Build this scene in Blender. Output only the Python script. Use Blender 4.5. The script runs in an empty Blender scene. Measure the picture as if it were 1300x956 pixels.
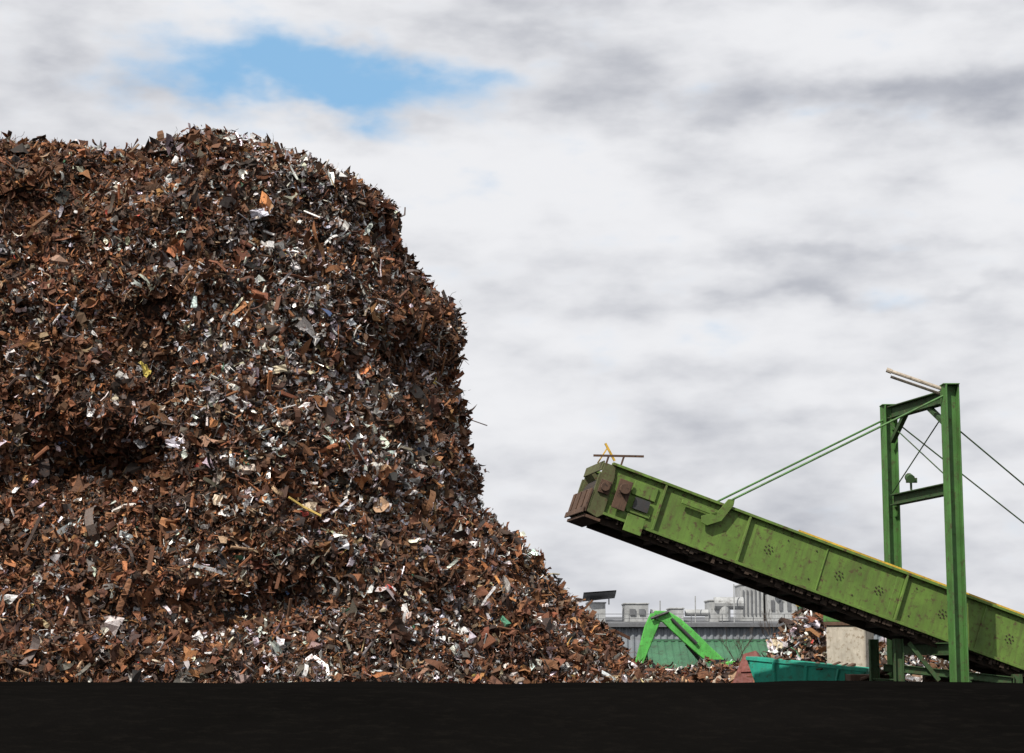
import bpy, math, random
import numpy as np
from mathutils import Vector, Matrix
random.seed(7)
rng = np.random.default_rng(11)
scene = bpy.context.scene
scene.view_settings.view_transform = 'Standard'
scene.view_settings.look = 'None'
scene.view_settings.exposure = 0

# ------------------------------------------------------------ node helpers
def new_mat(name):
    m = bpy.data.materials.new(name); m.use_nodes = True
    nt = m.node_tree
    return m, nt, nt.nodes['Principled BSDF']

def mix(nt, f, a, b, blend='MIX'):
    n = nt.nodes.new('ShaderNodeMix'); n.data_type = 'RGBA'; n.blend_type = blend
    for idx, v in ((0, f), (6, a), (7, b)):
        if hasattr(v, 'is_output'): nt.links.new(v, n.inputs[idx])
        elif idx == 0: n.inputs[0].default_value = v
        else: n.inputs[idx].default_value = (*v[:3], 1)
    return n.outputs[2]

def noise(nt, scale, detail=4, rough=.6, vec=None, coord='Object', stretch=None):
    n = nt.nodes.new('ShaderNodeTexNoise')
    n.inputs['Scale'].default_value = scale; n.inputs['Detail'].default_value = detail
    n.inputs['Roughness'].default_value = rough
    if vec is None:
        tc = nt.nodes.new('ShaderNodeTexCoord'); vec = tc.outputs[coord]
    if stretch:
        mp = nt.nodes.new('ShaderNodeMapping'); mp.inputs['Scale'].default_value = stretch
        nt.links.new(vec, mp.inputs['Vector']); vec = mp.outputs[0]
    nt.links.new(vec, n.inputs['Vector'])
    return n.outputs['Fac']

def ramp(nt, f, lo, hi, a=0., b=1., smooth=False):
    n = nt.nodes.new('ShaderNodeMapRange'); n.clamp = True
    if smooth: n.interpolation_type = 'SMOOTHSTEP'
    nt.links.new(f, n.inputs[0])
    n.inputs[1].default_value = lo; n.inputs[2].default_value = hi
    n.inputs[3].default_value = a; n.inputs[4].default_value = b
    return n.outputs[0]

def bump(nt, bs, h, strength=.4, dist=.02):
    b = nt.nodes.new('ShaderNodeBump'); b.inputs['Strength'].default_value = strength
    b.inputs['Distance'].default_value = dist
    nt.links.new(h, b.inputs['Height']); nt.links.new(b.outputs[0], bs.inputs['Normal'])

def painted(name, col, dirt=(.06, .035, .02), amount=.5, rough=.5, metal=0., scale=1.5):
    m, nt, bs = new_mat(name)
    n1 = noise(nt, scale, 6, .65)
    n2 = noise(nt, scale * 5, 5, .7)
    n3 = noise(nt, scale * 2, 5, .7, stretch=(3, 3, .35))
    base = mix(nt, ramp(nt, n1, .3, .7), [c * .66 for c in col], [min(1, c * 1.22) for c in col])
    base = mix(nt, ramp(nt, n3, .46, .7, 0, min(1, amount * 1.2)), base, [c * .4 + d * .5 for c, d in zip(col, dirt)])
    base = mix(nt, ramp(nt, n2, .54, .66, 0, min(1, amount * 1.5)), base, dirt)
    nt.links.new(base, bs.inputs['Base Color'])
    nt.links.new(ramp(nt, n2, .4, .7, rough, min(1, rough + .35)), bs.inputs['Roughness'])
    bs.inputs['Metallic'].default_value = metal
    bump(nt, bs, n2, .3, .01)
    return m

GREEN = painted('green_machine_paint', (.108, .19, .03), dirt=(.075, .045, .025), amount=.75, rough=.6, scale=1.3)
GREEN_R = painted('rust_stained_green_paint', (.085, .095, .035), dirt=(.07, .036, .022), amount=1., rough=.8, scale=2.2)
GREEN_D = painted('dark_green_steel', (.03, .075, .022), amount=.6, rough=.6, scale=2)
GREEN_P = painted('post_green_paint', (.065, .175, .04), amount=.45, rough=.5, scale=1.3)
BRIGHT = painted('bright_green_paint', (.085, .42, .07), amount=.45, rough=.5, scale=2)
RUST = painted('rusty_steel', (.10, .055, .034), dirt=(.025, .016, .012), amount=.8, rough=.85, scale=2)
RUST_D = painted('grimy_steel', (.045, .028, .018), dirt=(.014, .011, .009), amount=.8, rough=.9, scale=2)
RUBBER = painted('belt_rubber', (.03, .024, .02), amount=.6, rough=.85, scale=2)
YELLOW = painted('yellow_paint', (.62, .38, .04), amount=.4, rough=.5, scale=3)
TEAL = painted('teal_paint', (.015, .32, .22), amount=.4, rough=.5, scale=1.5)
CONC = painted('concrete', (.46, .41, .34), dirt=(.2, .15, .1), amount=.6, rough=.9, scale=1.6)
GREYCLAD = painted('grey_cladding', (.24, .265, .29), dirt=(.14, .14, .14), amount=.3, rough=.5, scale=.3)
GREYROOF = painted('grey_roofing', (.13, .135, .145), dirt=(.08, .08, .08), amount=.4, rough=.6, scale=.3)
GALV = painted('galvanised_steel', (.42, .43, .43), dirt=(.16, .155, .15), amount=.5, rough=.5, metal=.2, scale=.6)
DARK = painted('dark_steel', (.035, .035, .037), amount=.3, rough=.5)
GREENCLAD = painted('green_cladding', (.04, .13, .065), dirt=(.035, .05, .035), amount=.5, rough=.6, scale=.4)
REDBR = painted('red_brown_paint', (.16, .045, .035), amount=.5, rough=.7)
PALE = painted('pale_pipe', (.45, .38, .3), amount=.5, rough=.6, scale=3)
BARK = painted('twig_bark', (.07, .05, .035), amount=.3, rough=.9, scale=5)
GLASS = painted('cab_glass', (.02, .025, .03), amount=.1, rough=.1)

# ------------------------------------------------------------ mesh builder
class MB:
    def __init__(s): s.v = []; s.f = []
    def add(s, vs, fs):
        o = len(s.v); s.v += [tuple(v) for v in vs]; s.f += [tuple(i + o for i in f) for f in fs]
    def box(s, x0, x1, y0, y1, z0, z1):
        s.add([(x, y, z) for x in (x0, x1) for y in (y0, y1) for z in (z0, z1)],
              [(0, 1, 3, 2), (4, 6, 7, 5), (0, 4, 5, 1), (2, 3, 7, 6), (0, 2, 6, 4), (1, 5, 7, 3)])
    def frame(s, p0, p1, up=(0, 0, 1)):
        p0, p1 = Vector(p0), Vector(p1); d = (p1 - p0).normalized(); u = Vector(up)
        if abs(d.dot(u)) > .99: u = Vector((0, 1, 0))
        a = d.cross(u).normalized(); b = a.cross(d).normalized()
        return p0, p1, a, b
    def beam(s, p0, p1, w, h, up=(0, 0, 1), h1=None):
        p0, p1, a, b = s.frame(p0, p1, up); h1 = h if h1 is None else h1
        vs = []
        for p, hh in ((p0, h), (p1, h1)):
            for i, j in ((-1, -1), (1, -1), (1, 1), (-1, 1)): vs.append(p + a * i * w / 2 + b * j * hh / 2)
        s.add(vs, [(0, 3, 2, 1), (4, 5, 6, 7), (0, 1, 5, 4), (1, 2, 6, 5), (2, 3, 7, 6), (3, 0, 4, 7)])
    def ibeam(s, p0, p1, w, h, t=.03, up=(0, 0, 1)):
        p0, p1, a, b = s.frame(p0, p1, up)
        o = b * (h / 2 - t / 2)
        s.beam(p0 + o, p1 + o, w, t, up); s.beam(p0 - o, p1 - o, w, t, up)
        s.beam(p0, p1, t, h - 2 * t - .002, up)
    def rod(s, p0, p1, r, n=8, r1=None):
        p0, p1, a, b = s.frame(p0, p1); r1 = r if r1 is None else r1
        vs = [p + (a * math.cos(2 * math.pi * k / n) + b * math.sin(2 * math.pi * k / n)) * q for p, q in ((p0, r), (p1, r1)) for k in range(n)]
        fs = [(k, (k + 1) % n, n + (k + 1) % n, n + k) for k in range(n)]
        fs += [tuple(range(n - 1, -1, -1)), tuple(range(n, 2 * n))]
        s.add(vs, fs)
    def extr(s, poly, y0, y1):   # polygon in xz extruded in y
        n = len(poly)
        vs = [(x, y0, z) for x, z in poly] + [(x, y1, z) for x, z in poly]
        s.add(vs, [tuple(range(n)), tuple(range(2 * n - 1, n - 1, -1))] + [(k, k + n, (k + 1) % n + n, (k + 1) % n) for k in range(n)])
    def obj(s, name, mat, parent=None, bevel=0., mw=None):
        me = bpy.data.meshes.new(name); me.from_pydata(s.v, [], s.f); me.update()
        me.materials.append(mat)
        ob = bpy.data.objects.new(name, me); scene.collection.objects.link(ob)
        if parent: ob.parent = parent
        if mw is not None: ob.matrix_local = mw
        if bevel:
            b = ob.modifiers.new('bevel', 'BEVEL'); b.width = bevel; b.segments = 1; b.limit_method = 'ANGLE'
        return ob

def empty(name, mw=None):
    e = bpy.data.objects.new(name, None); scene.collection.objects.link(e)
    if mw is not None: e.matrix_world = mw
    return e

# ------------------------------------------------------------ camera
F = 2400.0
cam = bpy.data.cameras.new('camera'); cam.sensor_width = 36; cam.lens = F / 1300 * 36
cam.clip_start = .5; cam.clip_end = 8000
co = bpy.data.objects.new('camera', cam); scene.collection.objects.link(co)
co.location = (0, 0, 1.6); co.rotation_euler = (math.radians(90 + 8.39), 0, 0)
scene.camera = co

# ------------------------------------------------------------ light
sd = Vector((-.42, -.58, .78)).normalized()
sun = bpy.data.lights.new('sun', 'SUN'); sun.energy = 5.0; sun.angle = math.radians(.6); sun.color = (1, .95, .87)
so = bpy.data.objects.new('sun', sun); scene.collection.objects.link(so)
so.rotation_euler = sd.to_track_quat('Z', 'Y').to_euler(); so.location = (-20, -20, 60)

w = bpy.data.worlds.new('World'); scene.world = w; w.use_nodes = True
nt = w.node_tree; bg = nt.nodes['Background']; bg.inputs[1].default_value = .1
sky = nt.nodes.new('ShaderNodeTexSky'); sky.sky_type = 'NISHITA'; sky.sun_disc = False
sky.sun_elevation = math.asin(sd.z); sky.sun_rotation = math.atan2(sd.x, sd.y)
def mth(op, a, b=None, c=None):
    n = nt.nodes.new('ShaderNodeMath'); n.operation = op
    for i, v in enumerate((a, b, c)):
        if v is None: continue
        if hasattr(v, 'is_output'): nt.links.new(v, n.inputs[i])
        else: n.inputs[i].default_value = v
    return n.outputs[0]
tc = nt.nodes.new('ShaderNodeTexCoord'); sp = nt.nodes.new('ShaderNodeSeparateXYZ')
nt.links.new(tc.outputs['Generated'], sp.inputs[0])
az = mth('ARCTAN2', sp.outputs[0], sp.outputs[1]); el = mth('ARCSINE', sp.outputs[2])
def vec(a, b, c=0.):
    n = nt.nodes.new('ShaderNodeCombineXYZ')
    for i, v in enumerate((a, b, c)):
        if hasattr(v, 'is_output'): nt.links.new(v, n.inputs[i])
        else: n.inputs[i].default_value = v
    return n.outputs[0]
nw1 = noise(nt, 1, 4, .55, vec(mth('MULTIPLY', az, 17), mth('MULTIPLY', el, 28), 3.1))
azw = mth('ADD', az, mth('MULTIPLY', mth('SUBTRACT', nw1, .5), .09))
elw = mth('ADD', el, mth('MULTIPLY', mth('SUBTRACT', nw1, .5), .045))
def G(a0, e0, sa, se, amp):
    a = mth('DIVIDE', mth('SUBTRACT', azw, a0), sa); a = mth('MULTIPLY', a, a)
    e = mth('DIVIDE', mth('SUBTRACT', elw, e0), se)
    return mth('MULTIPLY', mth('EXPONENT', mth('MULTIPLY', mth('MULTIPLY_ADD', e, e, a), -1.)), amp)
c1 = noise(nt, 1, 5, .5, vec(mth('MULTIPLY', az, 9), mth('MULTIPLY', el, 26), 1.3))
c2 = noise(nt, 1, 7, .5, vec(mth('MULTIPLY', az, 24), mth('MULTIPLY', el, 52), 5.3))
B = mth('MULTIPLY_ADD', mth('SUBTRACT', c1, .5), 1.3, .90)
B = mth('MULTIPLY_ADD', mth('SUBTRACT', c2, .5), .85, B)
for g in [(.20, .288, .14, .014, -.5), (.03, .335, .08, .02, -.38), (-.2, .305, .07, .02, -.28), (-.01, .235, .09, .035, .3),
          (-.09, .265, .06, .012, .35), (.2, .325, .08, .015, .1), (.2, .186, .14, .006, -.28), (.1, .168, .1, .006, .12), (.22, .235, .1, .012, .12),
          (.16, .21, .10, .005, -.18), (.1, .06, .25, .03, -.16), (0.06, .15, .08, .008, -.18), (.18, .12, .10, .006, -.14)]:
    B = mth('ADD', B, G(*g))
B = ramp(nt, B, 0., 1.2, smooth=True)
cloud = mix(nt, B, (3.5, 3.7, 4.3), (8.6, 8.65, 8.9))
blue = mth('ADD', G(-.125, .305, .075, .021, 1.5), G(-.075, .294, .05, .014, .8))
blue = mth('ADD', blue, G(-.01, .302, .02, .008, .5))
blue = ramp(nt, mth('MULTIPLY_ADD', mth('SUBTRACT', c2, .5), 2.2, blue), .15, 1.5, smooth=True)
skyb = mix(nt, .75, sky.outputs[0], (3.0, 5.8, 8.9))
full = mix(nt, blue, cloud, skyb)
nt.links.new(full, bg.inputs[0])
w.cycles.sampling_method = 'MANUAL'; w.cycles.sample_map_resolution = 512

# ------------------------------------------------------------ numpy noise
TAB = rng.random((32, 32, 32))
def vnoise(p):
    i = np.floor(p).astype(int); f = p - i; f = f * f * (3 - 2 * f)
    r = 0
    for dx in (0, 1):
        for dy in (0, 1):
            for dz in (0, 1):
                wgt = (f[..., 0] if dx else 1 - f[..., 0]) * (f[..., 1] if dy else 1 - f[..., 1]) * (f[..., 2] if dz else 1 - f[..., 2])
                r = r + wgt * TAB[(i[..., 0] + dx) % 32, (i[..., 1] + dy) % 32, (i[..., 2] + dz) % 32]
    return r * 2 - 1

# ------------------------------------------------------------ scrap templates
def t_sheet(n, m, asp, bend, cr):
    u, v = np.meshgrid(np.linspace(-.5, .5, n), np.linspace(-.5, .5, m), indexing='ij')
    x = u + rng.normal(0, .07, u.shape); y = v * asp + rng.normal(0, .07 * asp, u.shape)
    z = bend * (u * u - .1) + rng.normal(0, cr, u.shape) + rng.normal(0, .3) * u * v
    vs = np.stack([x, y, z], -1).reshape(-1, 3)
    fs = [(i * m + j, (i + 1) * m + j, (i + 1) * m + j + 1, i * m + j + 1) for i in range(n - 1) for j in range(m - 1)]
    return vs, fs
def t_strip(n, wd, curl, tw):
    vs = []
    for k in range(n):
        t = k / (n - 1) - .5; a = curl * t; q = tw * t
        r = 1 / max(abs(curl), .4)
        c = np.array([r * math.sin(a) if abs(curl) > .4 else t, 0, r * (1 - math.cos(a))])
        d = np.array([0.2 * math.sin(q), math.cos(q), math.sin(q)]) * wd / 2 * (1 + rng.normal(0, .15))
        vs += [c - d, c + d]
    return np.array(vs), [(2 * k, 2 * k + 2, 2 * k + 3, 2 * k + 1) for k in range(n - 1)]
def t_bar(w_, h_, bend, sides=4, n=3, taper=0.):
    vs = []
    off = rng.normal(0, bend, (n, 2)); off[0] = 0
    if n > 5: off = np.cumsum(off, 0) * .8; off -= off.mean(0)
    for k in range(n):
        t = k / (n - 1) - .5
        for s in range(sides):
            a = 2 * math.pi * (s + .5) / sides
            sc = 1 - taper * abs(t) * 2
            vs.append([t, math.cos(a) * w_ * sc + off[k, 0], math.sin(a) * h_ * sc + off[k, 1]])
    fs = [(k * sides + s, k * sides + (s + 1) % sides, (k + 1) * sides + (s + 1) % sides, (k + 1) * sides + s) for k in range(n - 1) for s in range(sides)]
    fs += [tuple(range(sides - 1, -1, -1)), tuple(range((n - 1) * sides, n * sides))]
    return np.array(vs), fs
def t_chunk(a, b, c, j):
    vs = np.array([(x, y, z) for x in (-a, a) for y in (-b, b) for z in (-c, c)]) * .5 + rng.normal(0, j, (8, 3))
    return vs, [(0, 1, 3, 2), (4, 6, 7, 5), (0, 4, 5, 1), (2, 3, 7, 6), (0, 2, 6, 4), (1, 5, 7, 3)]
def t_ring(n, wd, full):
    vs = []
    for k in range(n):
        a = full * k / n
        for y in (-wd, wd): vs.append([.5 * math.cos(a), y, .5 * math.sin(a) * (.85)])
    closed = full > 6
    fs = [(2 * k, 2 * ((k + 1) % n), 2 * ((k + 1) % n) + 1, 2 * k + 1) for k in range(n if closed else n - 1)]
    return np.array(vs), fs
SHEETS = [t_sheet(4, 4, rng.uniform(.4, .9), rng.uniform(-1.2, 1.2), .14) for _ in range(12)] + \
         [t_sheet(5, 3, rng.uniform(.3, .7), rng.uniform(-1.5, 1.5), .12) for _ in range(10)] + \
         [t_sheet(3, 3, rng.uniform(.3, .8), rng.uniform(-1.2, 1.2), .15) for _ in range(8)]
STRIPS = [t_strip(8, rng.uniform(.05, .24), rng.uniform(-4.5, 4.5), rng.uniform(-3, 3)) for _ in range(16)]
BARS = [t_bar(rng.uniform(.02, .07), rng.uniform(.015, .05), .09) for _ in range(8)] + [t_bar(.045, .045, .01, 7, 2) for _ in range(2)]
CHUNKS = [t_chunk(rng.uniform(.6, 1), rng.uniform(.3, .7), rng.uniform(.12, .5), .12) for _ in range(10)]
WIRES = [t_bar(.009, .009, .09, 3, 10) for _ in range(8)]
RINGS = [t_ring(12, .12, 6.283), t_ring(9, .05, 4.5), t_ring(12, .05, 6.283)]
CLASSES = [(SHEETS, .40), (STRIPS, .31), (BARS, .11), (CHUNKS, .09), (WIRES, .08), (RINGS, .01)]

PAL = np.array([  # r g b shine
    (.165, .070, .031, .0), (.12, .049, .024, .0), (.08, .037, .021, .0), (.22, .095, .04, .0), (.04, .026, .019, .05), (.30, .135, .052, .0),
    (.28, .19, .12, .0), (.02, .018, .018, .1), (.12, .10, .085, .4),
    (.62, .62, .64, .75), (.36, .35, .355, .7), (.74, .74, .73, .1), (.42, .06, .045, .1), (.05, .10, .22, .1), (.05, .15, .09, .1), (.45, .34, .08, .1), (.5, .43, .34, .0)])
W_RUST = np.array([20, 24, 20, 10, 12, 3.5, 4, 5, 3, 1.2, 1.3, .8, .1, .05, .06, .06, 1.2])
W_SILV = np.array([10, 12, 12, 3, 9, 1.5, 5, 6, 9, 14, 11, 8, .25, .15, .15, .1, 2.2])
W_MIX = np.array([8, 10, 9, 3, 6, 1, 6, 3, 8, 8, 8, 14, 2, 2, 2, 1, 8.])
for q in (W_RUST, W_SILV, W_MIX): q /= q.sum()

def grid_normals(P):
    du = np.gradient(P, axis=1); dv = np.gradient(P, axis=0)
    n = np.cross(du, dv); return n

def build_scrap(name, grids, specs, mat):
    V = []; LV = []; LT = []; C = []; off = 0
    for P, wrap in grids:
        r, c, _ = P.shape
        V.append(P.reshape(-1, 3))
        cc = c if wrap else c - 1
        i, j = np.meshgrid(np.arange(r - 1), np.arange(cc), indexing='ij'); j2 = (j + 1) % c
        q = np.stack([i * c + j, i * c + j2, (i + 1) * c + j2, (i + 1) * c + j], -1).reshape(-1, 4)
        LV.append(q.reshape(-1) + off); LT.append(np.full(len(q), 4))
        col = np.tile(np.array([[.03, .017, .011, 0.]]), (r * c, 1)); C.append(col); off += r * c  # heap core under the pieces: shade of the gaps put into its colour
    for P, count, wt, smean, silver, smax in specs:
        N = grid_normals(P); cen = P.reshape(-1, 3).mean(0); cen[2] = P[..., 2].min() - 3
        area = np.linalg.norm(N, axis=-1); Nn = N / (area[..., None] + 1e-9)
        sgn = np.sign(((P - cen) * Nn).sum(-1)); Nn = Nn * sgn[..., None]
        pr = (area * wt)[:-1, :-1].reshape(-1); pr = pr / pr.sum()
        r, c, _ = P.shape
        cells = rng.choice(len(pr), count, p=pr); ci, cj = cells // (c - 1), cells % (c - 1)
        fu = rng.random((count, 1)); fv = rng.random((count, 1))
        pos = (P[ci, cj] * (1 - fu) + P[ci, cj + 1] * fu) * (1 - fv) + (P[ci + 1, cj] * (1 - fu) + P[ci + 1, cj + 1] * fu) * fv
        nor = Nn[ci, cj]
        size = np.clip(smean * np.exp(rng.normal(0, .5, count)), smean * .35, smax)
        if name != 'yard_debris':
            pos = pos + nor * (rng.normal(.06, .15, (count, 1)) + .26 * vnoise(pos * 1.5 + 8)[:, None])
        else: pos[:, 2] += .02
        sv = silver(pos)
        u = rng.random(count) < sv
        ic = np.where(u, rng.choice(len(PAL), count, p=W_SILV), rng.choice(len(PAL), count, p=W_RUST))
        if name == 'mixed_scrap_heap': ic = rng.choice(len(PAL), count, p=W_MIX)
        if smean > .5: ic = rng.choice([0, 1, 2, 4, 3, 8], count)
        col = PAL[ic].copy()
        col[:, :3] *= np.exp(rng.normal(0, .3, (count, 1))) * np.exp(rng.normal(0, .06, (count, 3)))
        if name == 'scrap_metal_pile': col[:, :3] *= np.exp(.28 * vnoise(pos * .35 + 90))[:, None]
        col[:, :3] = np.minimum(col[:, :3], .8)
        pk = np.array([k[1] for k in CLASSES])
        if smean > .5: pk = np.array([.1, .3, .35, .15, .05, .05])
        kinds = rng.choice(len(CLASSES), count, p=pk)
        for kc, (temps, _) in enumerate(CLASSES):
            idx = np.where(kinds == kc)[0]; tsel = rng.integers(0, len(temps), len(idx))
            for ti, (tv, tf) in enumerate(temps):
                ids = idx[tsel == ti]
                if len(ids) == 0: continue
                n = len(ids)
                zax = rng.normal(0, 1, (n, 3)); zax /= np.linalg.norm(zax, axis=1, keepdims=True)
                tang = (rng.random((n, 1)) < .5)
                zax = zax * np.where(tang, .75, 1.) + np.where(tang, nor[ids], 0)
                zax /= np.linalg.norm(zax, axis=1, keepdims=True)
                h = rng.normal(0, 1, (n, 3)); xax = np.cross(h, zax); xax /= np.linalg.norm(xax, axis=1, keepdims=True)
                yax = np.cross(zax, xax)
                s = size[ids]
                if kc == 2: s = s * np.exp(rng.normal(.5, .38, n))
                if kc == 4: s = s * 2.6
                if kc == 1: s = s * 1.55
                if kc == 3: s = s * .75
                if kc == 5: s = s * 1.2
                s = np.minimum(s, smax * 1.5)[:, None, None]
                an = np.exp(rng.normal(0, .18, (n, 1, 3)))
                tvv = tv[None] * an * s
                vv = tvv[..., 0:1] * xax[:, None] + tvv[..., 1:2] * yax[:, None] + tvv[..., 2:3] * zax[:, None] + pos[ids][:, None]
                nv = len(tv); V.append(vv.reshape(-1, 3))
                C.append(np.repeat(col[ids], nv, axis=0))
                lt = np.array([len(f) for f in tf]); lv = np.concatenate([np.array(f) for f in tf])
                LV.append((lv[None] + (np.arange(n) * nv)[:, None] + off).reshape(-1)); LT.append(np.tile(lt, n)); off += n * nv
    V = np.concatenate(V); LV = np.concatenate(LV); LT = np.concatenate(LT); C = np.concatenate(C)
    me = bpy.data.meshes.new(name)
    me.vertices.add(len(V)); me.vertices.foreach_set('co', V.astype(np.float32).ravel())
    me.loops.add(len(LV)); me.loops.foreach_set('vertex_index', LV.astype(np.int32))
    me.polygons.add(len(LT)); ls = np.concatenate([[0], np.cumsum(LT)[:-1]])
    me.polygons.foreach_set('loop_start', ls.astype(np.int32))
    me.update(calc_edges=True)
    me.shade_flat()
    at = me.color_attributes.new('Col', 'FLOAT_COLOR', 'POINT'); at.data.foreach_set('color', C.astype(np.float32).ravel())
    me.materials.append(mat)
    ob = bpy.data.objects.new(name, me); scene.collection.objects.link(ob)
    print(name, len(V), len(LT))
    return ob

SM, snt, sbs = new_mat('scrap_metal')
va = snt.nodes.new('ShaderNodeVertexColor'); va.layer_name = 'Col'
n1 = noise(snt, 6, 3, .7); n2 = noise(snt, 25, 3, .6)
c = mix(snt, ramp(snt, n2, .3, .7), (.6, .6, .6), (1.35, 1.3, 1.25))
c = mix(snt, 1., va.outputs['Color'], c, 'MULTIPLY')
c = mix(snt, ramp(snt, n1, .56, .68, 0, .65), c, (.12, .052, .025))
snt.links.new(c, sbs.inputs['Base Color'])
snt.links.new(ramp(snt, va.outputs['Alpha'], 0, 1, .85, .32), sbs.inputs['Roughness'])
mm = snt.nodes.new('ShaderNodeMath'); mm.operation = 'MULTIPLY'; mm.inputs[1].default_value = .55
snt.links.new(va.outputs['Alpha'], mm.inputs[0]); snt.links.new(mm.outputs[0], sbs.inputs['Metallic'])
bump(snt, sbs, n2, .5, .02)

# ------------------------------------------------------------ main pile
zt = [0, .5, 2.05, 3.9, 5.7, 7.2, 8.35, 9.9, 11.7, 14, 15.2, 17.1, 18.8, 19.8, 21.4, 22.9, 23.5, 24.3, 24.9, 25.3, 25.5]
xt = [5.9, 5.0, 3.9, 2.3, .8, -.6, -1.7, -1.9, -2.8, -3.3, -3.3, -3.5, -4.5, -5.7, -6.4, -6.3, -7.3, -9.2, -11.0, -13.5, -16]
zr = [0, 4, 8, 12, 16, 20, 22.5, 24, 25, 25.3, 25.5]; rr = [18, 16, 14.3, 13, 11.8, 10.6, 9.8, 8.6, 5.6, 3, .3]
zl = np.concatenate([np.linspace(0, 23.5, 130), np.linspace(23.7, 25.5, 16)])
rows = []
for z in zl:
    R = np.interp(z, zr, rr); X = np.interp(z, zt, xt); xc = X - R; xl = -52 + z * .7 + R
    fr = np.linspace(0, 1, 220, endpoint=False); y0 = 90.
    fx = xl + (xc - xl) * fr
    A = np.stack([fx, np.full(220, y0 - R), np.zeros(220), np.full(220, -1.)], 1)
    th = np.linspace(-math.pi / 2, math.pi / 2, 120, endpoint=False)
    Bq = np.stack([xc + R * np.cos(th), y0 + R * np.sin(th), np.cos(th), np.sin(th)], 1)
    gx = xc + (xl - xc) * np.linspace(0, 1, 60, endpoint=False)
    Cq = np.stack([gx, np.full(60, y0 + R), np.zeros(60), np.ones(60)], 1)
    th = np.linspace(math.pi / 2, 1.5 * math.pi, 30, endpoint=False)
    D = np.stack([xl + R * np.cos(th), y0 + R * np.sin(th), np.cos(th), np.sin(th)], 1)
    A = np.concatenate([A, Bq, Cq, D])
    rows.append(np.concatenate([A[:, :2], np.full((len(A), 1), z), A[:, 2:]], 1))
G5 = np.stack(rows); P = G5[..., :3].copy(); O = np.concatenate([G5[..., 3:], np.zeros(G5.shape[:2] + (1,))], -1)
edge = np.clip(np.maximum(O[..., 0], 0), 0, 1)
k = 1 - .55 * edge
Pr = P.copy(); Pr[..., 0] += .6 * P[..., 2]          # skewed so that folds run diagonally down the slope
big = vnoise(Pr * np.array([.2, .2, .12]) + 5.) * 1.6 * k + vnoise(Pr * np.array([.45, .45, .3]) + 9.) * .95 * k
ledge = np.abs(vnoise(Pr * np.array([.32, .32, .32]) + 17.)) * 1.1
small = vnoise(P * .85 + 3.) * .55 + vnoise(P * 1.9) * .3
d = big - ledge * k + small + .4
X_, Z_ = P[..., 0], P[..., 2]
front = (P[..., 1] < 90)
for cx, cz, sx, sz, dep in [(-17.8, 8.9, 2.2, 1.6, 2.5), (-5.0, 14.6, 1.5, 1.4, 1.8), (-8.2, 3.8, 1.9, 1.5, 2.0), (-21.5, 14, 1.6, 2.4, 1.2),
                            (-11, 2.8, 1.6, 1.4, 1.5), (-14.5, 12.5, 1.1, 2.6, .8), (-2.6, 7.8, 1.2, 1.4, 1.1), (-22.5, 6, 1.4, 2.2, 1.2), (-20.5, 20.5, 1.5, 1.2, 1.2), (-9.8, 19.5, 1.2, 1.0, .9)]:
    dx = (X_ - cx) / sx + .5 * vnoise(P * .5 + 31); dz = (Z_ - cz) / sz + .4 * vnoise(P * .45 + 61)
    d = d - dep * np.exp(-dx ** 2 - dz ** 2) * front
fade = np.clip((25.5 - Z_) / 1.2, .15, 1)
P[..., :2] += (O[..., :2] * (d * fade)[..., None])
bx = np.interp(P[..., 0], [-40, -23.4, -21.6, -19.1, -16.2, -15, -14.1, -11.5, -8], [-.1, -.15, -.25, -.6, -.65, -.1, .3, .15, .0])
P[..., 2] += (bx * (Z_ / 25.5) ** 2 + vnoise(P * .8 + 50) * .25 * np.clip(Z_ / 3, 0, 1) + np.where(Z_ > 22, vnoise(P * .6 + 70) * .3, 0))
P[0, :, 2] = -.3
wt = np.where(P[..., 1] > 96, .06, 1.) * np.where(P[..., 0] < -30, .06, 1.)
wt = np.where((P[..., 1] > 84) & (P[..., 2] > 23) & (P[..., 1] <= 96), .6, wt)
def silver_main(p):
    n = vnoise(p * .22 + 40) * .6 + vnoise(p * .7 + 20) * .6
    band = np.exp(-((p[:, 0] + 7.5 + (p[:, 2] - 12) * .25) / 5.5) ** 2)
    return np.clip(.1 + .6 * band + n * .7, .0, .95)
build_scrap('scrap_metal_pile', [(P, True)], [
    (P, 155000, wt, .26, silver_main, .85),
    (P, 50000, wt, .13, silver_main, .4),
    (P, 1800, wt, .6, silver_main, 1.3)], SM)

# ------------------------------------------------------------ smaller heaps
def dome(cx, cy, rx, ry, h, nr=26, nc=70, amp=.3):
    t = np.linspace(0, 1, nr)[:, None]; a = np.linspace(0, 2 * math.pi, nc)[None]
    x = cx + rx * (1 - t) * np.cos(a) * (1 + .15 * np.sin(3 * a + cx)); y = cy + ry * (1 - t) * np.sin(a) * (1 + .1 * np.sin(2 * a))
    z = h * (1 - (1 - t) ** 1.5) * np.ones_like(a)
    Q = np.stack([x, y, z], -1); Q[..., 2] += vnoise(Q * .9 + cx) * amp * np.minimum(1, t * 3); Q[0, :, 2] = -.2
    return Q
lowP = [dome(7.0, 73, 3.2, 3, .95), dome(10.3, 76, 3.5, 3, .95), dome(14.5, 74, 4, 3, 1.3), dome(4.9, 80, 3, 3, 1.1)]
build_scrap('low_scrap_heap', [(q, False) for q in lowP],
            [(q, 2200, np.ones(q.shape[:2]), .23, lambda p: np.full(len(p), .35), .6) for q in lowP], SM)
mP = [dome(10.5, 66, 2.0, 2.2, 2.9), dome(13.6, 67, 3.2, 2.5, 1.9)]
build_scrap('mixed_scrap_heap', [(q, False) for q in mP],
            [(q, 3000, np.ones(q.shape[:2]), .25, lambda p: np.full(len(p), .9), .7) for q in mP], SM)
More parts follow.
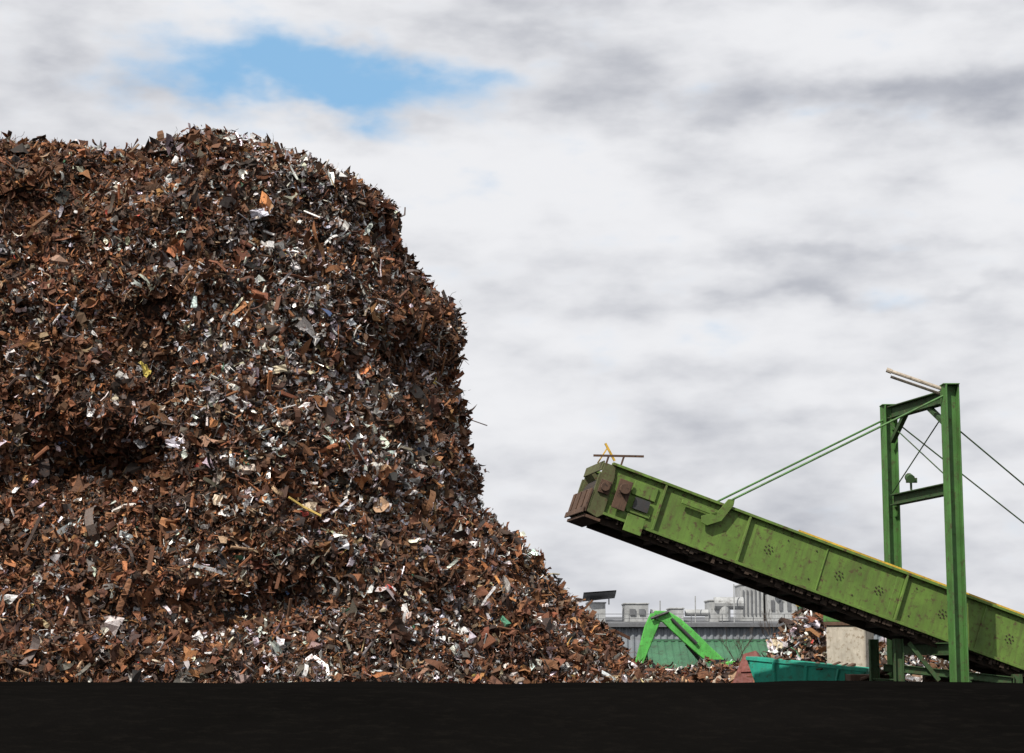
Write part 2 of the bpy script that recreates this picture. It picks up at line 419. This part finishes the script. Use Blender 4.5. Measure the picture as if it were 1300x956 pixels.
gx, gy = np.meshgrid(np.linspace(-34, 24, 60), np.linspace(40, 84, 50), indexing='ij')
GP = np.stack([gx, gy, np.full(gx.shape, .0)], -1)
gw = np.exp(-np.clip(70 - gy, 0, 99) / 4.) + .012
build_scrap('yard_debris', [], [(GP, 3200, gw, .16, lambda p: np.full(len(p), .3), .45)], SM)

# ------------------------------------------------------------ ground : one sheet with a low earth bank between the viewer and the yard
gm, gnt, gbs = new_mat('yard_ground')
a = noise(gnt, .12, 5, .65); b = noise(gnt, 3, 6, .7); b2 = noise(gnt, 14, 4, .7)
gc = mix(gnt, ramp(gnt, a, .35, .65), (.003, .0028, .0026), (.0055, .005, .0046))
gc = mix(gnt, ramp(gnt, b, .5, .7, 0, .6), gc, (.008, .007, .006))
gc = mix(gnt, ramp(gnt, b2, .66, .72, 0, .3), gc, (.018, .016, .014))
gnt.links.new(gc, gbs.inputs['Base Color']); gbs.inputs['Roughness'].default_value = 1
gbs.inputs['Specular IOR Level'].default_value = 0.
bump(gnt, gbs, b, .8, .06)
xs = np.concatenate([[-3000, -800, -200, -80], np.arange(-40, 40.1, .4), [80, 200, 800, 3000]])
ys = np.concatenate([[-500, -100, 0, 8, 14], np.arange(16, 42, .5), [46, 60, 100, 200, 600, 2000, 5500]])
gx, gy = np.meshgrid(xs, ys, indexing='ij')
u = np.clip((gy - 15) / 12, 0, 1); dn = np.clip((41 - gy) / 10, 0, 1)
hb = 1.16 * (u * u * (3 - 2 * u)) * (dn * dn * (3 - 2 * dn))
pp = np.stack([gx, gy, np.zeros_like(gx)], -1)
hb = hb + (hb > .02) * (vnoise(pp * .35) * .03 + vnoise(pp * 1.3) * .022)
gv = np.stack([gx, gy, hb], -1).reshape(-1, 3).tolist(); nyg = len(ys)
gf = [(i * nyg + j, (i + 1) * nyg + j, (i + 1) * nyg + j + 1, i * nyg + j + 1) for i in range(len(xs) - 1) for j in range(nyg - 1)]
m = MB(); m.v = gv; m.f = gf
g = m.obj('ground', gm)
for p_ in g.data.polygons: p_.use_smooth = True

# ------------------------------------------------------------ conveyor
th = math.radians(19.2); ps = math.radians(10.4)
ex = Vector((math.cos(th) * math.cos(ps), math.cos(th) * math.sin(ps), -math.sin(th)))
ey = Vector((-math.sin(ps), math.cos(ps), 0)); ez = ex.cross(ey)
Mc = Matrix(((ex.x, ey.x, ez.x, 2.05), (ex.y, ey.y, ez.y, 44.5), (ex.z, ey.z, ez.z, 6.2), (0, 0, 0, 1)))
conv = empty('belt_conveyor', Mc)
L = 15.0; Wd = 1.8; Hh = 1.2
m = MB()
for y in (0, Wd): m.box(.45, L, y, y + .03, -Hh + .04, -.04)
m.obj('side_plates', GREEN, conv)
m = MB()
for y0, y1 in ((-.11, .05), (Wd - .03, Wd + .14)):
    m.box(.35, L, y0, y1, -.036, .03); m.box(.5, L, y0, y1, -Hh - .03, -Hh + .036)
m.obj('side_flanges', GREEN, conv, .006)
m = MB()
for x in (1.72, 3.9, 8.05, 12.4, 14.2):
    m.box(x, x + .05, -.10, -.003, -Hh + .04, -.04); m.box(x, x + .05, Wd + .033, Wd + .13, -Hh + .04, -.04)
m.box(7.85, 8.04, -.012, -.004, -Hh + .04, -.04); m.box(5.98, 6.01, -.03, -.004, -Hh + .04, -.04); m.box(10.2, 10.23, -.03, -.004, -Hh + .04, -.04)
m.obj('stiffeners', GREEN, conv, .004)
m = MB()
def rosette(x, z, r=.1):
    for kk in range(7):
        aa = kk * 2 * math.pi / 7; m.rod((x + r * math.cos(aa), -.0, z + r * math.sin(aa)), (x + r * math.cos(aa), -.02, z + r * math.sin(aa)), .017, 7)
    m.rod((x, -.0, z), (x, -.04, z), .02, 8)
for x in (4.6, 6.45, 7.5, 9.2, 11.0, 12.9): rosette(x, -.62)
for x in (5.0, 5.75, 6.9, 8.4, 9.7, 11.6):
    for z in (-.25, -.95): m.rod((x, 0, z), (x, -.02, z), .018, 7)
for kk in range(60):
    x = 1.0 + kk * .24; m.rod((x, 0, -.12), (x, -.014, -.12), .010, 6)
m.obj('bolt_rings', RUST_D, conv)
m = MB()
m.box(.5, L - .1, .12, Wd - .1, -.13, -.09); m.box(.5, L - .1, .12, Wd - .1, -1.16, -1.13)
m.rod((.65, .1, -.62), (.65, Wd - .07, -.62), .45, 24); m.rod((L - .15, .1, -.62), (L - .15, Wd - .07, -.62), .45, 24)
m.obj('belt', RUBBER, conv)
m = MB()
x = 1.1
while x < L - .6:
    m.rod((x, .05, -.28), (x, Wd - .05, -.28), .07, 8)
    m.rod((x + .4, .1, -1.27), (x + .4, Wd - .1, -1.27), .08, 8)
    m.box(x + .9, x + .98, .0, Wd, -1.36, -1.24)
    for yy in (.04, Wd - .06): m.box(x + .32, x + .48, yy, yy + .04, -1.40, -1.235)
    x += 1.2
m.box(.55, L, .16, .22, -1.42, -1.24); m.box(.55, L, Wd - .22, Wd - .16, -1.42, -1.24)
m.obj('idlers_and_underframe', RUST_D, conv)
m = MB()
for kk in range(150):
    x = .6 + kk * .095; hgt = random.uniform(.01, .12) * (1.6 if random.random() < .15 else 1)
    m.box(x, x + random.uniform(.04, .11), -.03, .02, -Hh - .035 - hgt, -Hh - .035)
m.obj('caked_dirt_edge', RUST_D, conv)
m = MB()   # open head: rust-stained side cheeks, lip plates and cross bars
hp = [(.16, -.04), (.44, -.04), (.5, -.3), (.52, -1.22), (.4, -1.34), (.1, -1.28), (.1, -.9), (.16, -.6)]
m.extr(hp, -.07, -.01); m.extr(hp, Wd + .01, Wd + .07)
m.box(.12, .158, -.05, Wd + .05, -.24, .0)
m.beam((.14, -.04, -.3), (.14, -.04, -1.2), .05, .06); m.beam((.14, Wd + .04, -.3), (.14, Wd + .04, -1.2), .05, .06)
m.obj('head_cheeks', GREEN_R, conv, .01)
m = MB()
m.box(.04, .095, -.09, Wd + .09, -1.3, -.72); m.box(.0, .039, -.11, Wd + .11, -1.34, -1.2)
m.box(.08, .5, -.05, Wd + .05, -1.42, -1.345)
for y in (.3, .9, 1.5): m.box(.01, .038, y, y + .06, -1.18, -.74)
m.obj('discharge_lip', RUST, conv, .01)
m = MB()
m.rod((.33, -.22, -.6), (.33, -.07, -.6), .11, 14); m.box(.2, .46, -.14, -.075, -.76, -.44)
m.box(.62, .95, -.16, -.115, -1.0, -.28); m.rod((.78, -.3, -.5), (.78, -.165, -.5), .13, 12)
m.obj('bearing_and_gearbox', RUST, conv, .008)
m = MB()
m.box(1.0, 1.6, -.055, -.004, -.52, -.18); m.box(1.05, 1.5, -.17, -.115, -1.42, -1.0)
m.box(1.0, 1.6, -.05, -.004, -.95, -.86)
m.obj('drive_guard', GREEN, conv, .008)
m = MB(); m.box(1.12, 1.5, -.1, -.058, -.84, -.56)
m.obj('dark_opening_block', DARK, conv)  # solid dark block; the shade inside the guard's hole is put into its colour
m = MB()
m.beam((-.15, -.05, .02), (1.0, -.05, .42), .05, .05)
for xx in (.2, .55): m.beam((xx, -.05, -.05), (xx, -.05, .1 + xx * .3), .04, .04)
m.obj('head_scraper_bar', RUST, conv)
m = MB(); m.beam((.05, .1, .42), (.4, .1, .10), .04, .05); m.beam((.12, .05, .3), (.02, .05, -.1), .03, .03)
m.box(5.2, L, .06, .11, .032, .10)
m.obj('yellow_edge', YELLOW, conv)
m = MB()
for y in (-.16, Wd + .12):
    m.extr([(2.75, -.45), (3.1, -.22), (3.25, .15), (3.4, .22), (3.42, .05), (3.25, -.4), (2.95, -.62), (2.8, -.6)], y, y + .035)
m.beam((2.2, -.13, -.28), (3.1, -.13, -.28), .06, .10)
m.obj('tie_rod_lugs', GREEN, conv, .005)

def cw(x, y, z): return Mc @ Vector((x, y, z))

# ------------------------------------------------------------ gantry
gan = empty('support_gantry')
NX, NY, FX, FY = 10.52, 45.0, 9.80, 48.8; TZ = 8.02
m = MB()
m.ibeam((NX, NY, 0), (NX, NY, TZ), .36, .34, .035, up=(1, .18, 0)); m.ibeam((FX, FY, 0), (FX, FY, TZ), .36, .34, .035, up=(1, .18, 0))
m.box(NX - .3, NX + .3, NY - .3, NY + .3, 0, .04); m.box(FX - .3, FX + .3, FY - .3, FY + .3, 0, .04)
m.box(NX - .2, NX + .2, NY - .2, NY + .2, TZ, TZ + .03); m.box(FX - .2, FX + .2, FY - .2, FY + .2, TZ, TZ + .03)
m.obj('posts', GREEN_P, gan, .006)
m = MB()
dv = Vector((FX - NX, FY - NY, 0)).normalized()
def bt(z0, z1, w_, h_): 
    p0 = Vector((NX, NY, z0)) + dv * .2; p1 = Vector((FX, FY, z1)) - dv * .2
    m.ibeam(p0, p1, w_, h_, .03)
bt(TZ - .25, TZ - .2, .24, .32); bt(5.55, 5.55, .24, .28); bt(1.75, 1.75, .25, .3); bt(.8, .8, .2, .22)
m.beam(Vector((NX, NY, TZ - .95)) + dv * .2, Vector((NX, NY, TZ - .3)) + dv * 1.4, .12, .12)
m.beam(Vector((FX, FY, TZ - .95)) - dv * .2, Vector((FX, FY, TZ - .3)) - dv * 1.2, .12, .12)
m.obj('cross_beams', GREEN_D, gan, .005)
m = MB()
m.rod((NX, NY + .2, TZ - .5), (FX, FY - .2, 5.75), .016); m.rod((NX, NY + .2, 5.75), (FX, FY - .2, TZ - .5), .016)
m.rod((NX, NY, 7.1), (19.8, 48.0, 0), .02); m.rod((FX, FY, 7.75), (20.0, 50.7, 0), .02)
m.obj('cross_bracing_and_stays', GREEN_D, gan)
m = MB()
m.rod(cw(3.33, -.14, .16), (NX - .1, NY, TZ - .22), .026); m.rod(cw(3.33, Wd + .14, .16), (FX, FY, TZ - .3), .026)
m.obj('tie_rods', GREEN_P, gan)
m = MB()
m.rod((9.15, 45.3, 8.42), (10.45, 45.1, 7.92), .045); m.rod((9.2, 45.45, 8.3), (10.5, 45.25, 7.8), .035); m.rod((9.08, 45.32, 8.45), (9.2, 45.3, 8.4), .06)
m.obj('top_pipe', PALE, gan)
m = MB()
m.rod((10.05, 47.5, 5.72), (10.05, 47.5, 5.95), .03); m.rod((10.02, 47.35, 5.98), (10.02, 47.6, 6.05), .11, 10); m.box(9.93, 10.2, 47.45, 47.55, 5.9, 6.02)
m.obj('floodlight', GREEN_D, gan)
m = MB(); m.box(19.4, 20.4, 47.5, 51.2, 0, .35); m.obj('stay_anchor', CONC, gan, .02)

tr = empty('conveyor_trestle')
m = MB()
for X0, zt_ in ((9.35, 2.05), (12.2, 1.2)):
    for yy in (46.35, 47.95):
        xx = X0 - (yy - 46.35) * .18 + .02
        m.ibeam((xx, yy, 0), (xx, yy, zt_ - .05), .22, .22, .02, up=(1, 0, 0))
    m.ibeam((X0, 46.47, .95), (X0 - .27, 47.83, .95), .14, .16, .02)
m.ibeam((9.47, 46.3, 1.28), (12.08, 46.3, 1.0), .16, .18, .02)
m.beam((9.5, 46.25, .15), (10.9, 46.25, 1.05), .08, .08); m.beam((12.1, 46.25, .1), (11.0, 46.25, 1.0), .08, .08)
m.ibeam((9.3, 47.9, 1.3), (11.95, 47.9, 1.0), .16, .18, .02)
m.beam((9.6, 46.2, 1.9), (10.3, 46.2, 1.0), .1, .1)
m.obj('legs_and_rails', GREEN_D, tr)
m = MB(); m.box(9.6, 12.6, 48.6, 49.4, .0, .75); m.box(10.4, 11.8, 48.2, 48.55, .1, 1.1)
m.beam((8.9, 48.6, 1.0), (9.9, 48.2, 1.35), .6, .08); m.box(8.6, 9.6, 48.7, 49.6, 0, 1.12)
m.obj('rust_plates', RUST, tr, .02)

pier = empty('concrete_pier')
R = Matrix.Translation((9.25, 52.2, 0)) @ Matrix.Rotation(math.radians(-28), 4, 'Z')
m = MB(); m.box(-.55, .55, -.4, .4, 0, 2.4); m.obj('pier_block', CONC, pier, .03, R)
m = MB(); m.box(-.6, .6, -.45, .45, 2.403, 2.5); m.obj('cap_plate', RUST, pier, .01, R)
m = MB(); m.box(-.62, .0, -.4, .35, 2.503, 3.25); m.box(-.66, .04, -.44, .39, 3.25, 3.3); m.box(-.1, .0, -.47, -.4, 2.6, 3.2); m.box(.1, .5, -.3, .3, 2.503, 2.8)
m.obj('green_bearing_box', GREEN_P, pier, .01, R)

sk = empty('skip_container'); R = Matrix.Translation((7.75, 50.6, .12)) @ Matrix.Rotation(math.radians(-14), 4, 'Z') @ Matrix.Rotation(math.radians(5.5), 4, 'Y')
m = MB()
def quad_wall(a0, a1, b0, b1, t=.05):
    a0, a1, b0, b1 = map(Vector, (a0, a1, b0, b1)); n = (a1 - a0).cross(b0 - a0).normalized() * t
    m.add([a0, a1, b1, b0, a0 + n, a1 + n, b1 + n, b0 + n], [(0, 1, 2, 3), (7, 6, 5, 4), (0, 4, 5, 1), (1, 5, 6, 2), (2, 6, 7, 3), (3, 7, 4, 0)])
quad_wall((-1.0, -.8, .1), (1.0, -.8, .1), (-1.5, -.9, 1.23), (1.5, -.9, 1.23)); quad_wall((1., .8, .1), (-1., .8, .1), (1.5, .9, 1.23), (-1.5, .9, 1.23))
quad_wall((-1., .8, .1), (-1., -.8, .1), (-1.5, .9, 1.23), (-1.5, -.9, 1.23)); quad_wall((1., -.8, .1), (1., .8, .1), (1.5, -.9, 1.23), (1.5, .9, 1.23))
m.box(-1, 1, -.8, .8, .05, .1)
for y in (-.98, .9): m.box(-1.56, 1.56, y, y + .08, 1.21, 1.31)
for x in (-1.58, 1.5): m.box(x, x + .08, -.9, .9, 1.215, 1.305)
for x in (-.7, 0, .7): m.beam((x, -.86, .1), (x * 1.2, -.97, 1.21), .08, .06)
m.obj('skip_body', TEAL, sk, .008, R)
m = MB(); m.box(-1.3, 1.3, -.75, .75, .8, 1.05)
for kk in range(18): 
    xx, yy = random.uniform(-1.1, 1.1), random.uniform(-.6, .6); m.beam((xx - .3, yy, 1.05), (xx + .3, yy + random.uniform(-.4, .4), random.uniform(1.1, 1.4)), .2, .04)
m.obj('skip_contents', RUST, sk, .01, R)

# ------------------------------------------------------------ buildings
def corrugated(mb, x0, x1, y, z0, z1, pitch, depth, y1=None):
    n = int((x1 - x0) / pitch); y1 = y if y1 is None else y1; vs = []
    for i in range(n * 4 + 1):
        x = x0 + (x1 - x0) * i / (n * 4); dd = depth if (i % 4) in (1, 2) else 0
        vs += [(x, y - dd, z0), (x, y1 - dd, z1 + (dd * .5 if y1 != y else 0))]
    mb.add(vs, [(2 * i, 2 * i + 2, 2 * i + 3, 2 * i + 1) for i in range(n * 4)])
wh = empty('industrial_warehouse')
m = MB(); corrugated(m, 0, 70, 160, 0, 3.9, .55, .12); m.box(0, 70, 160.02, 190, 0, 3.88); m.obj('walls', GREYCLAD, wh)
m = MB(); m.box(-.4, 70.4, 159.4, 160.0, 3.95, 4.25); m.add([(-.4, 159.6, 4.25), (70.4, 159.6, 4.25), (70.4, 175, 5.1), (-.4, 175, 5.1)], [(0, 1, 2, 3)])
m.add([(-.4, 190.4, 4.25), (70.4, 190.4, 4.25), (70.4, 175, 5.1), (-.4, 175, 5.1)], [(3, 2, 1, 0)])
m.obj('roof', GREYROOF, wh)
m = MB()
for x in np.arange(2, 69, 2.6): m.box(x, x + .06, 159.7, 159.8, 4.25, 5.0)
m.box(0, 70, 159.7, 159.78, 5.0, 5.05); m.box(0, 70, 159.7, 159.78, 4.62, 4.66)
m.obj('roof_handrail', GREYROOF, wh)
m = MB()
for x in (6, 14, 21, 28, 40, 50): 
    m.box(x, x + 1.6, 159.8, 159.86, 1.8, 3.0)
m.obj('windows', GLASS, wh)
m = MB()
def unit(x0, x1, z1, y=165, dp=4, z0=4.4):
    m.box(x0, x1, y, y + dp, z0, z1); m.box(x0 - .08, x1 + .08, y - .08, y + dp + .08, z1, z1 + .12)
unit(19.8, 21.8, 7.6); unit(22.0, 24.6, 6.9, 164); unit(24.7, 26.3, 6.2, 166); unit(9.6, 11.6, 5.9, 162); unit(13.5, 14.6, 5.5, 162); unit(6.5, 8, 6.0, 163)
unit(27, 29, 5.8, 165); unit(16.9, 17.7, 6.2, 163); unit(33, 37, 6.4, 165)
m.rod((17.3, 163, 6.0), (19.8, 163, 6.0), .55, 14); m.rod((18.2, 163, 4.5), (18.2, 163, 6.0), .5, 12); m.rod((14.8, 163, 5.2), (16.8, 163, 5.2), .3, 10)
m.rod((22.6, 163.5, 6.9), (22.6, 163.5, 7.9), .25, 10); m.rod((24.0, 163.5, 6.9), (24.0, 163.5, 7.5), .2, 10)
m.rod((11.8, 162.6, 5.3), (13.4, 162.6, 5.1), .22, 10)
m.obj('roof_plant', GALV, wh, .02)
m = MB()
for x in np.arange(20, 21.6, .35): m.box(x, x + .12, 164.9, 164.93, 5.0, 7.2)
for x in np.arange(22.3, 24.4, .7): m.box(x, x + .3, 163.88, 163.93, 5.4, 6.3)
m.box(10.0, 10.5, 161.85, 161.93, 5.0, 5.5); m.box(10.8, 11.3, 161.85, 161.93, 5.0, 5.5)
m.add([(6.1, 162, 6.9), (8.9, 162, 7.1), (8.9, 165, 6.6), (6.1, 165, 6.3)], [(0, 1, 2, 3)]); m.add([(6.1, 162, 6.8), (8.9, 162, 7.0), (8.9, 165, 6.5), (6.1, 165, 6.2)], [(3, 2, 1, 0)])
for x in (6.6, 8.3): m.beam((x, 163, 5.9), (x, 163, 6.7), .1, .1)
m.obj('louvres_and_canopy', GREYROOF, wh)
m = MB()
for x, z in ((12.6, 6.2), (15.6, 6.6), (18.9, 7.6), (26.8, 7.2)): m.rod((x, 162, 4.3), (x, 162, z), .05, 6)
m.obj('vent_pipes', GALV, wh)

sh = empty('green_shed')
m = MB(); corrugated(m, 7.2, 16.8, 100.0, .95, 2.35, .38, .06, 103.0); m.obj('roof_front', GREENCLAD, sh)
m = MB(); m.box(7.25, 16.75, 100.3, 105.6, 0, 1.0); m.obj('walls', GREENCLAD, sh)
m = MB(); m.add([(7.2, 106, .95), (16.8, 106, .95), (16.8, 103, 2.35), (7.2, 103, 2.35)], [(3, 2, 1, 0)]); m.box(7.1, 16.9, 102.9, 103.1, 2.36, 2.46)
for x in (9.6, 12, 14.4): m.beam((x, 99.9, 1.02), (x, 102.9, 2.42), .08, .04)
m.obj('ridge_and_battens', GREENCLAD, sh)

# ------------------------------------------------------------ excavator
exv = empty('excavator')
YE = 84.
m = MB()
pts = [(9.3, 1.1, .5), (8.5, 1.75, .62), (7.8, 2.4, .68), (7.2, 2.95, .66), (6.75, 3.28, .54), (6.25, 3.36, .38)]
top = []; bot = []
for i, (x, z, h) in enumerate(pts):
    a0 = pts[max(0, i - 1)]; a1 = pts[min(len(pts) - 1, i + 1)]; dx, dz = a1[0] - a0[0], a1[1] - a0[1]; l = math.hypot(dx, dz)
    nx, nz = -dz / l, dx / l; top.append((x - nx * h / 2, z - nz * h / 2)); bot.append((x + nx * h / 2, z + nz * h / 2))
m.extr(top + bot[::-1], YE - .2, YE + .2)
m.extr([(6.55, 3.45), (6.1, 3.42), (5.85, 2.9), (5.4, 1.3), (5.75, 1.2), (6.25, 2.4), (6.55, 3.1)], YE - .15, YE + .15)
m.obj('boom_and_stick', BRIGHT, exv, .03)
m = MB(); m.rod((6.9, YE - .3, 3.5), (6.1, YE - .3, 3.2), .06); m.rod((8.1, YE - .3, 2.1), (7.0, YE - .3, 3.2), .07); m.rod((8.7, YE + .3, .9), (7.7, YE + .3, 2.1), .09)
m.rod((6.35, YE - .32, 3.28), (6.35, YE + .32, 3.28), .1)
m.obj('hydraulic_cylinders', DARK, exv)
m = MB(); m.extr([(5.3, 1.3), (5.8, 1.25), (6.0, .75), (5.5, .25), (5.6, .7), (5.1, .8)], YE - .35, YE + .35); m.obj('bucket', RUST_D, exv, .02)
m = MB(); m.extr([(8.7, .75), (8.8, 1.2), (9.5, 1.35), (10.6, 1.35), (10.8, 1.1), (10.7, .75)], YE - .8, YE + .8); m.obj('engine_body', BRIGHT, exv, .04)
m = MB(); m.extr([(8.65, 1.2), (8.7, 1.42), (9.3, 1.42), (9.4, 1.2)], YE - .7, YE - .1); m.obj('cab_glass', GLASS, exv, .02)
m = MB()
for y in (YE - 1.0, YE + .6): m.extr([(8.3, .35), (8.5, .65), (10.8, .65), (11.0, .35), (10.8, .03), (8.5, .03)], y, y + .4)
m.rod((9.7, YE, .4), (9.7, YE, .75), .6, 16)
m.obj('tracks', DARK, exv, .03)

m = MB()
vs = [(8.0, 70.2, .4), (9.6, 69.8, .4), (9.9, 71.3, .4), (8.2, 71.6, .4), (8.55, 70.6, 1.65), (9.0, 70.5, 1.78), (9.15, 70.9, 1.7), (8.7, 71.0, 1.66)]
m.add(vs, [(0, 1, 5, 4), (1, 2, 6, 5), (2, 3, 7, 6), (3, 0, 4, 7), (4, 5, 6, 7), (3, 2, 1, 0)])
m.beam((7.95, 70.15, .45), (9.65, 69.75, .45), .12, .14); m.beam((8.4, 70.3, 1.0), (9.4, 70.05, 1.05), .06, .06)
for x, y in ((8.1, 70.3), (9.5, 70.0), (9.7, 71.2), (8.3, 71.5)): m.beam((x, y, 0), (x, y, .42), .1, .1)
m.obj('scrap_hopper', REDBR, None, .02)

def sapling(x, y, h, seed):
    r = random.Random(seed); mb = MB()
    def br(p, d, l, rad, lev):
        q = p + d * l; mb.rod(p, q, rad, 5, rad * .6)
        if lev == 0: return
        for _ in range(r.choice((2, 3))):
            nd = (d + Vector((r.uniform(-.6, .6), r.uniform(-.6, .6), r.uniform(-.1, .5)))).normalized()
            br(p + d * l * r.uniform(.5, 1), nd, l * r.uniform(.55, .8), rad * .6, lev - 1)
    br(Vector((x, y, 0)), Vector((r.uniform(-.1, .1), 0, 1)).normalized(), h * .42, .045, 5)
    return mb.obj('bare_tree', BARK)
sapling(13.2, 94, 3.6, 1); sapling(14.4, 95, 4.0, 5); sapling(11.6, 97, 3.3, 8)
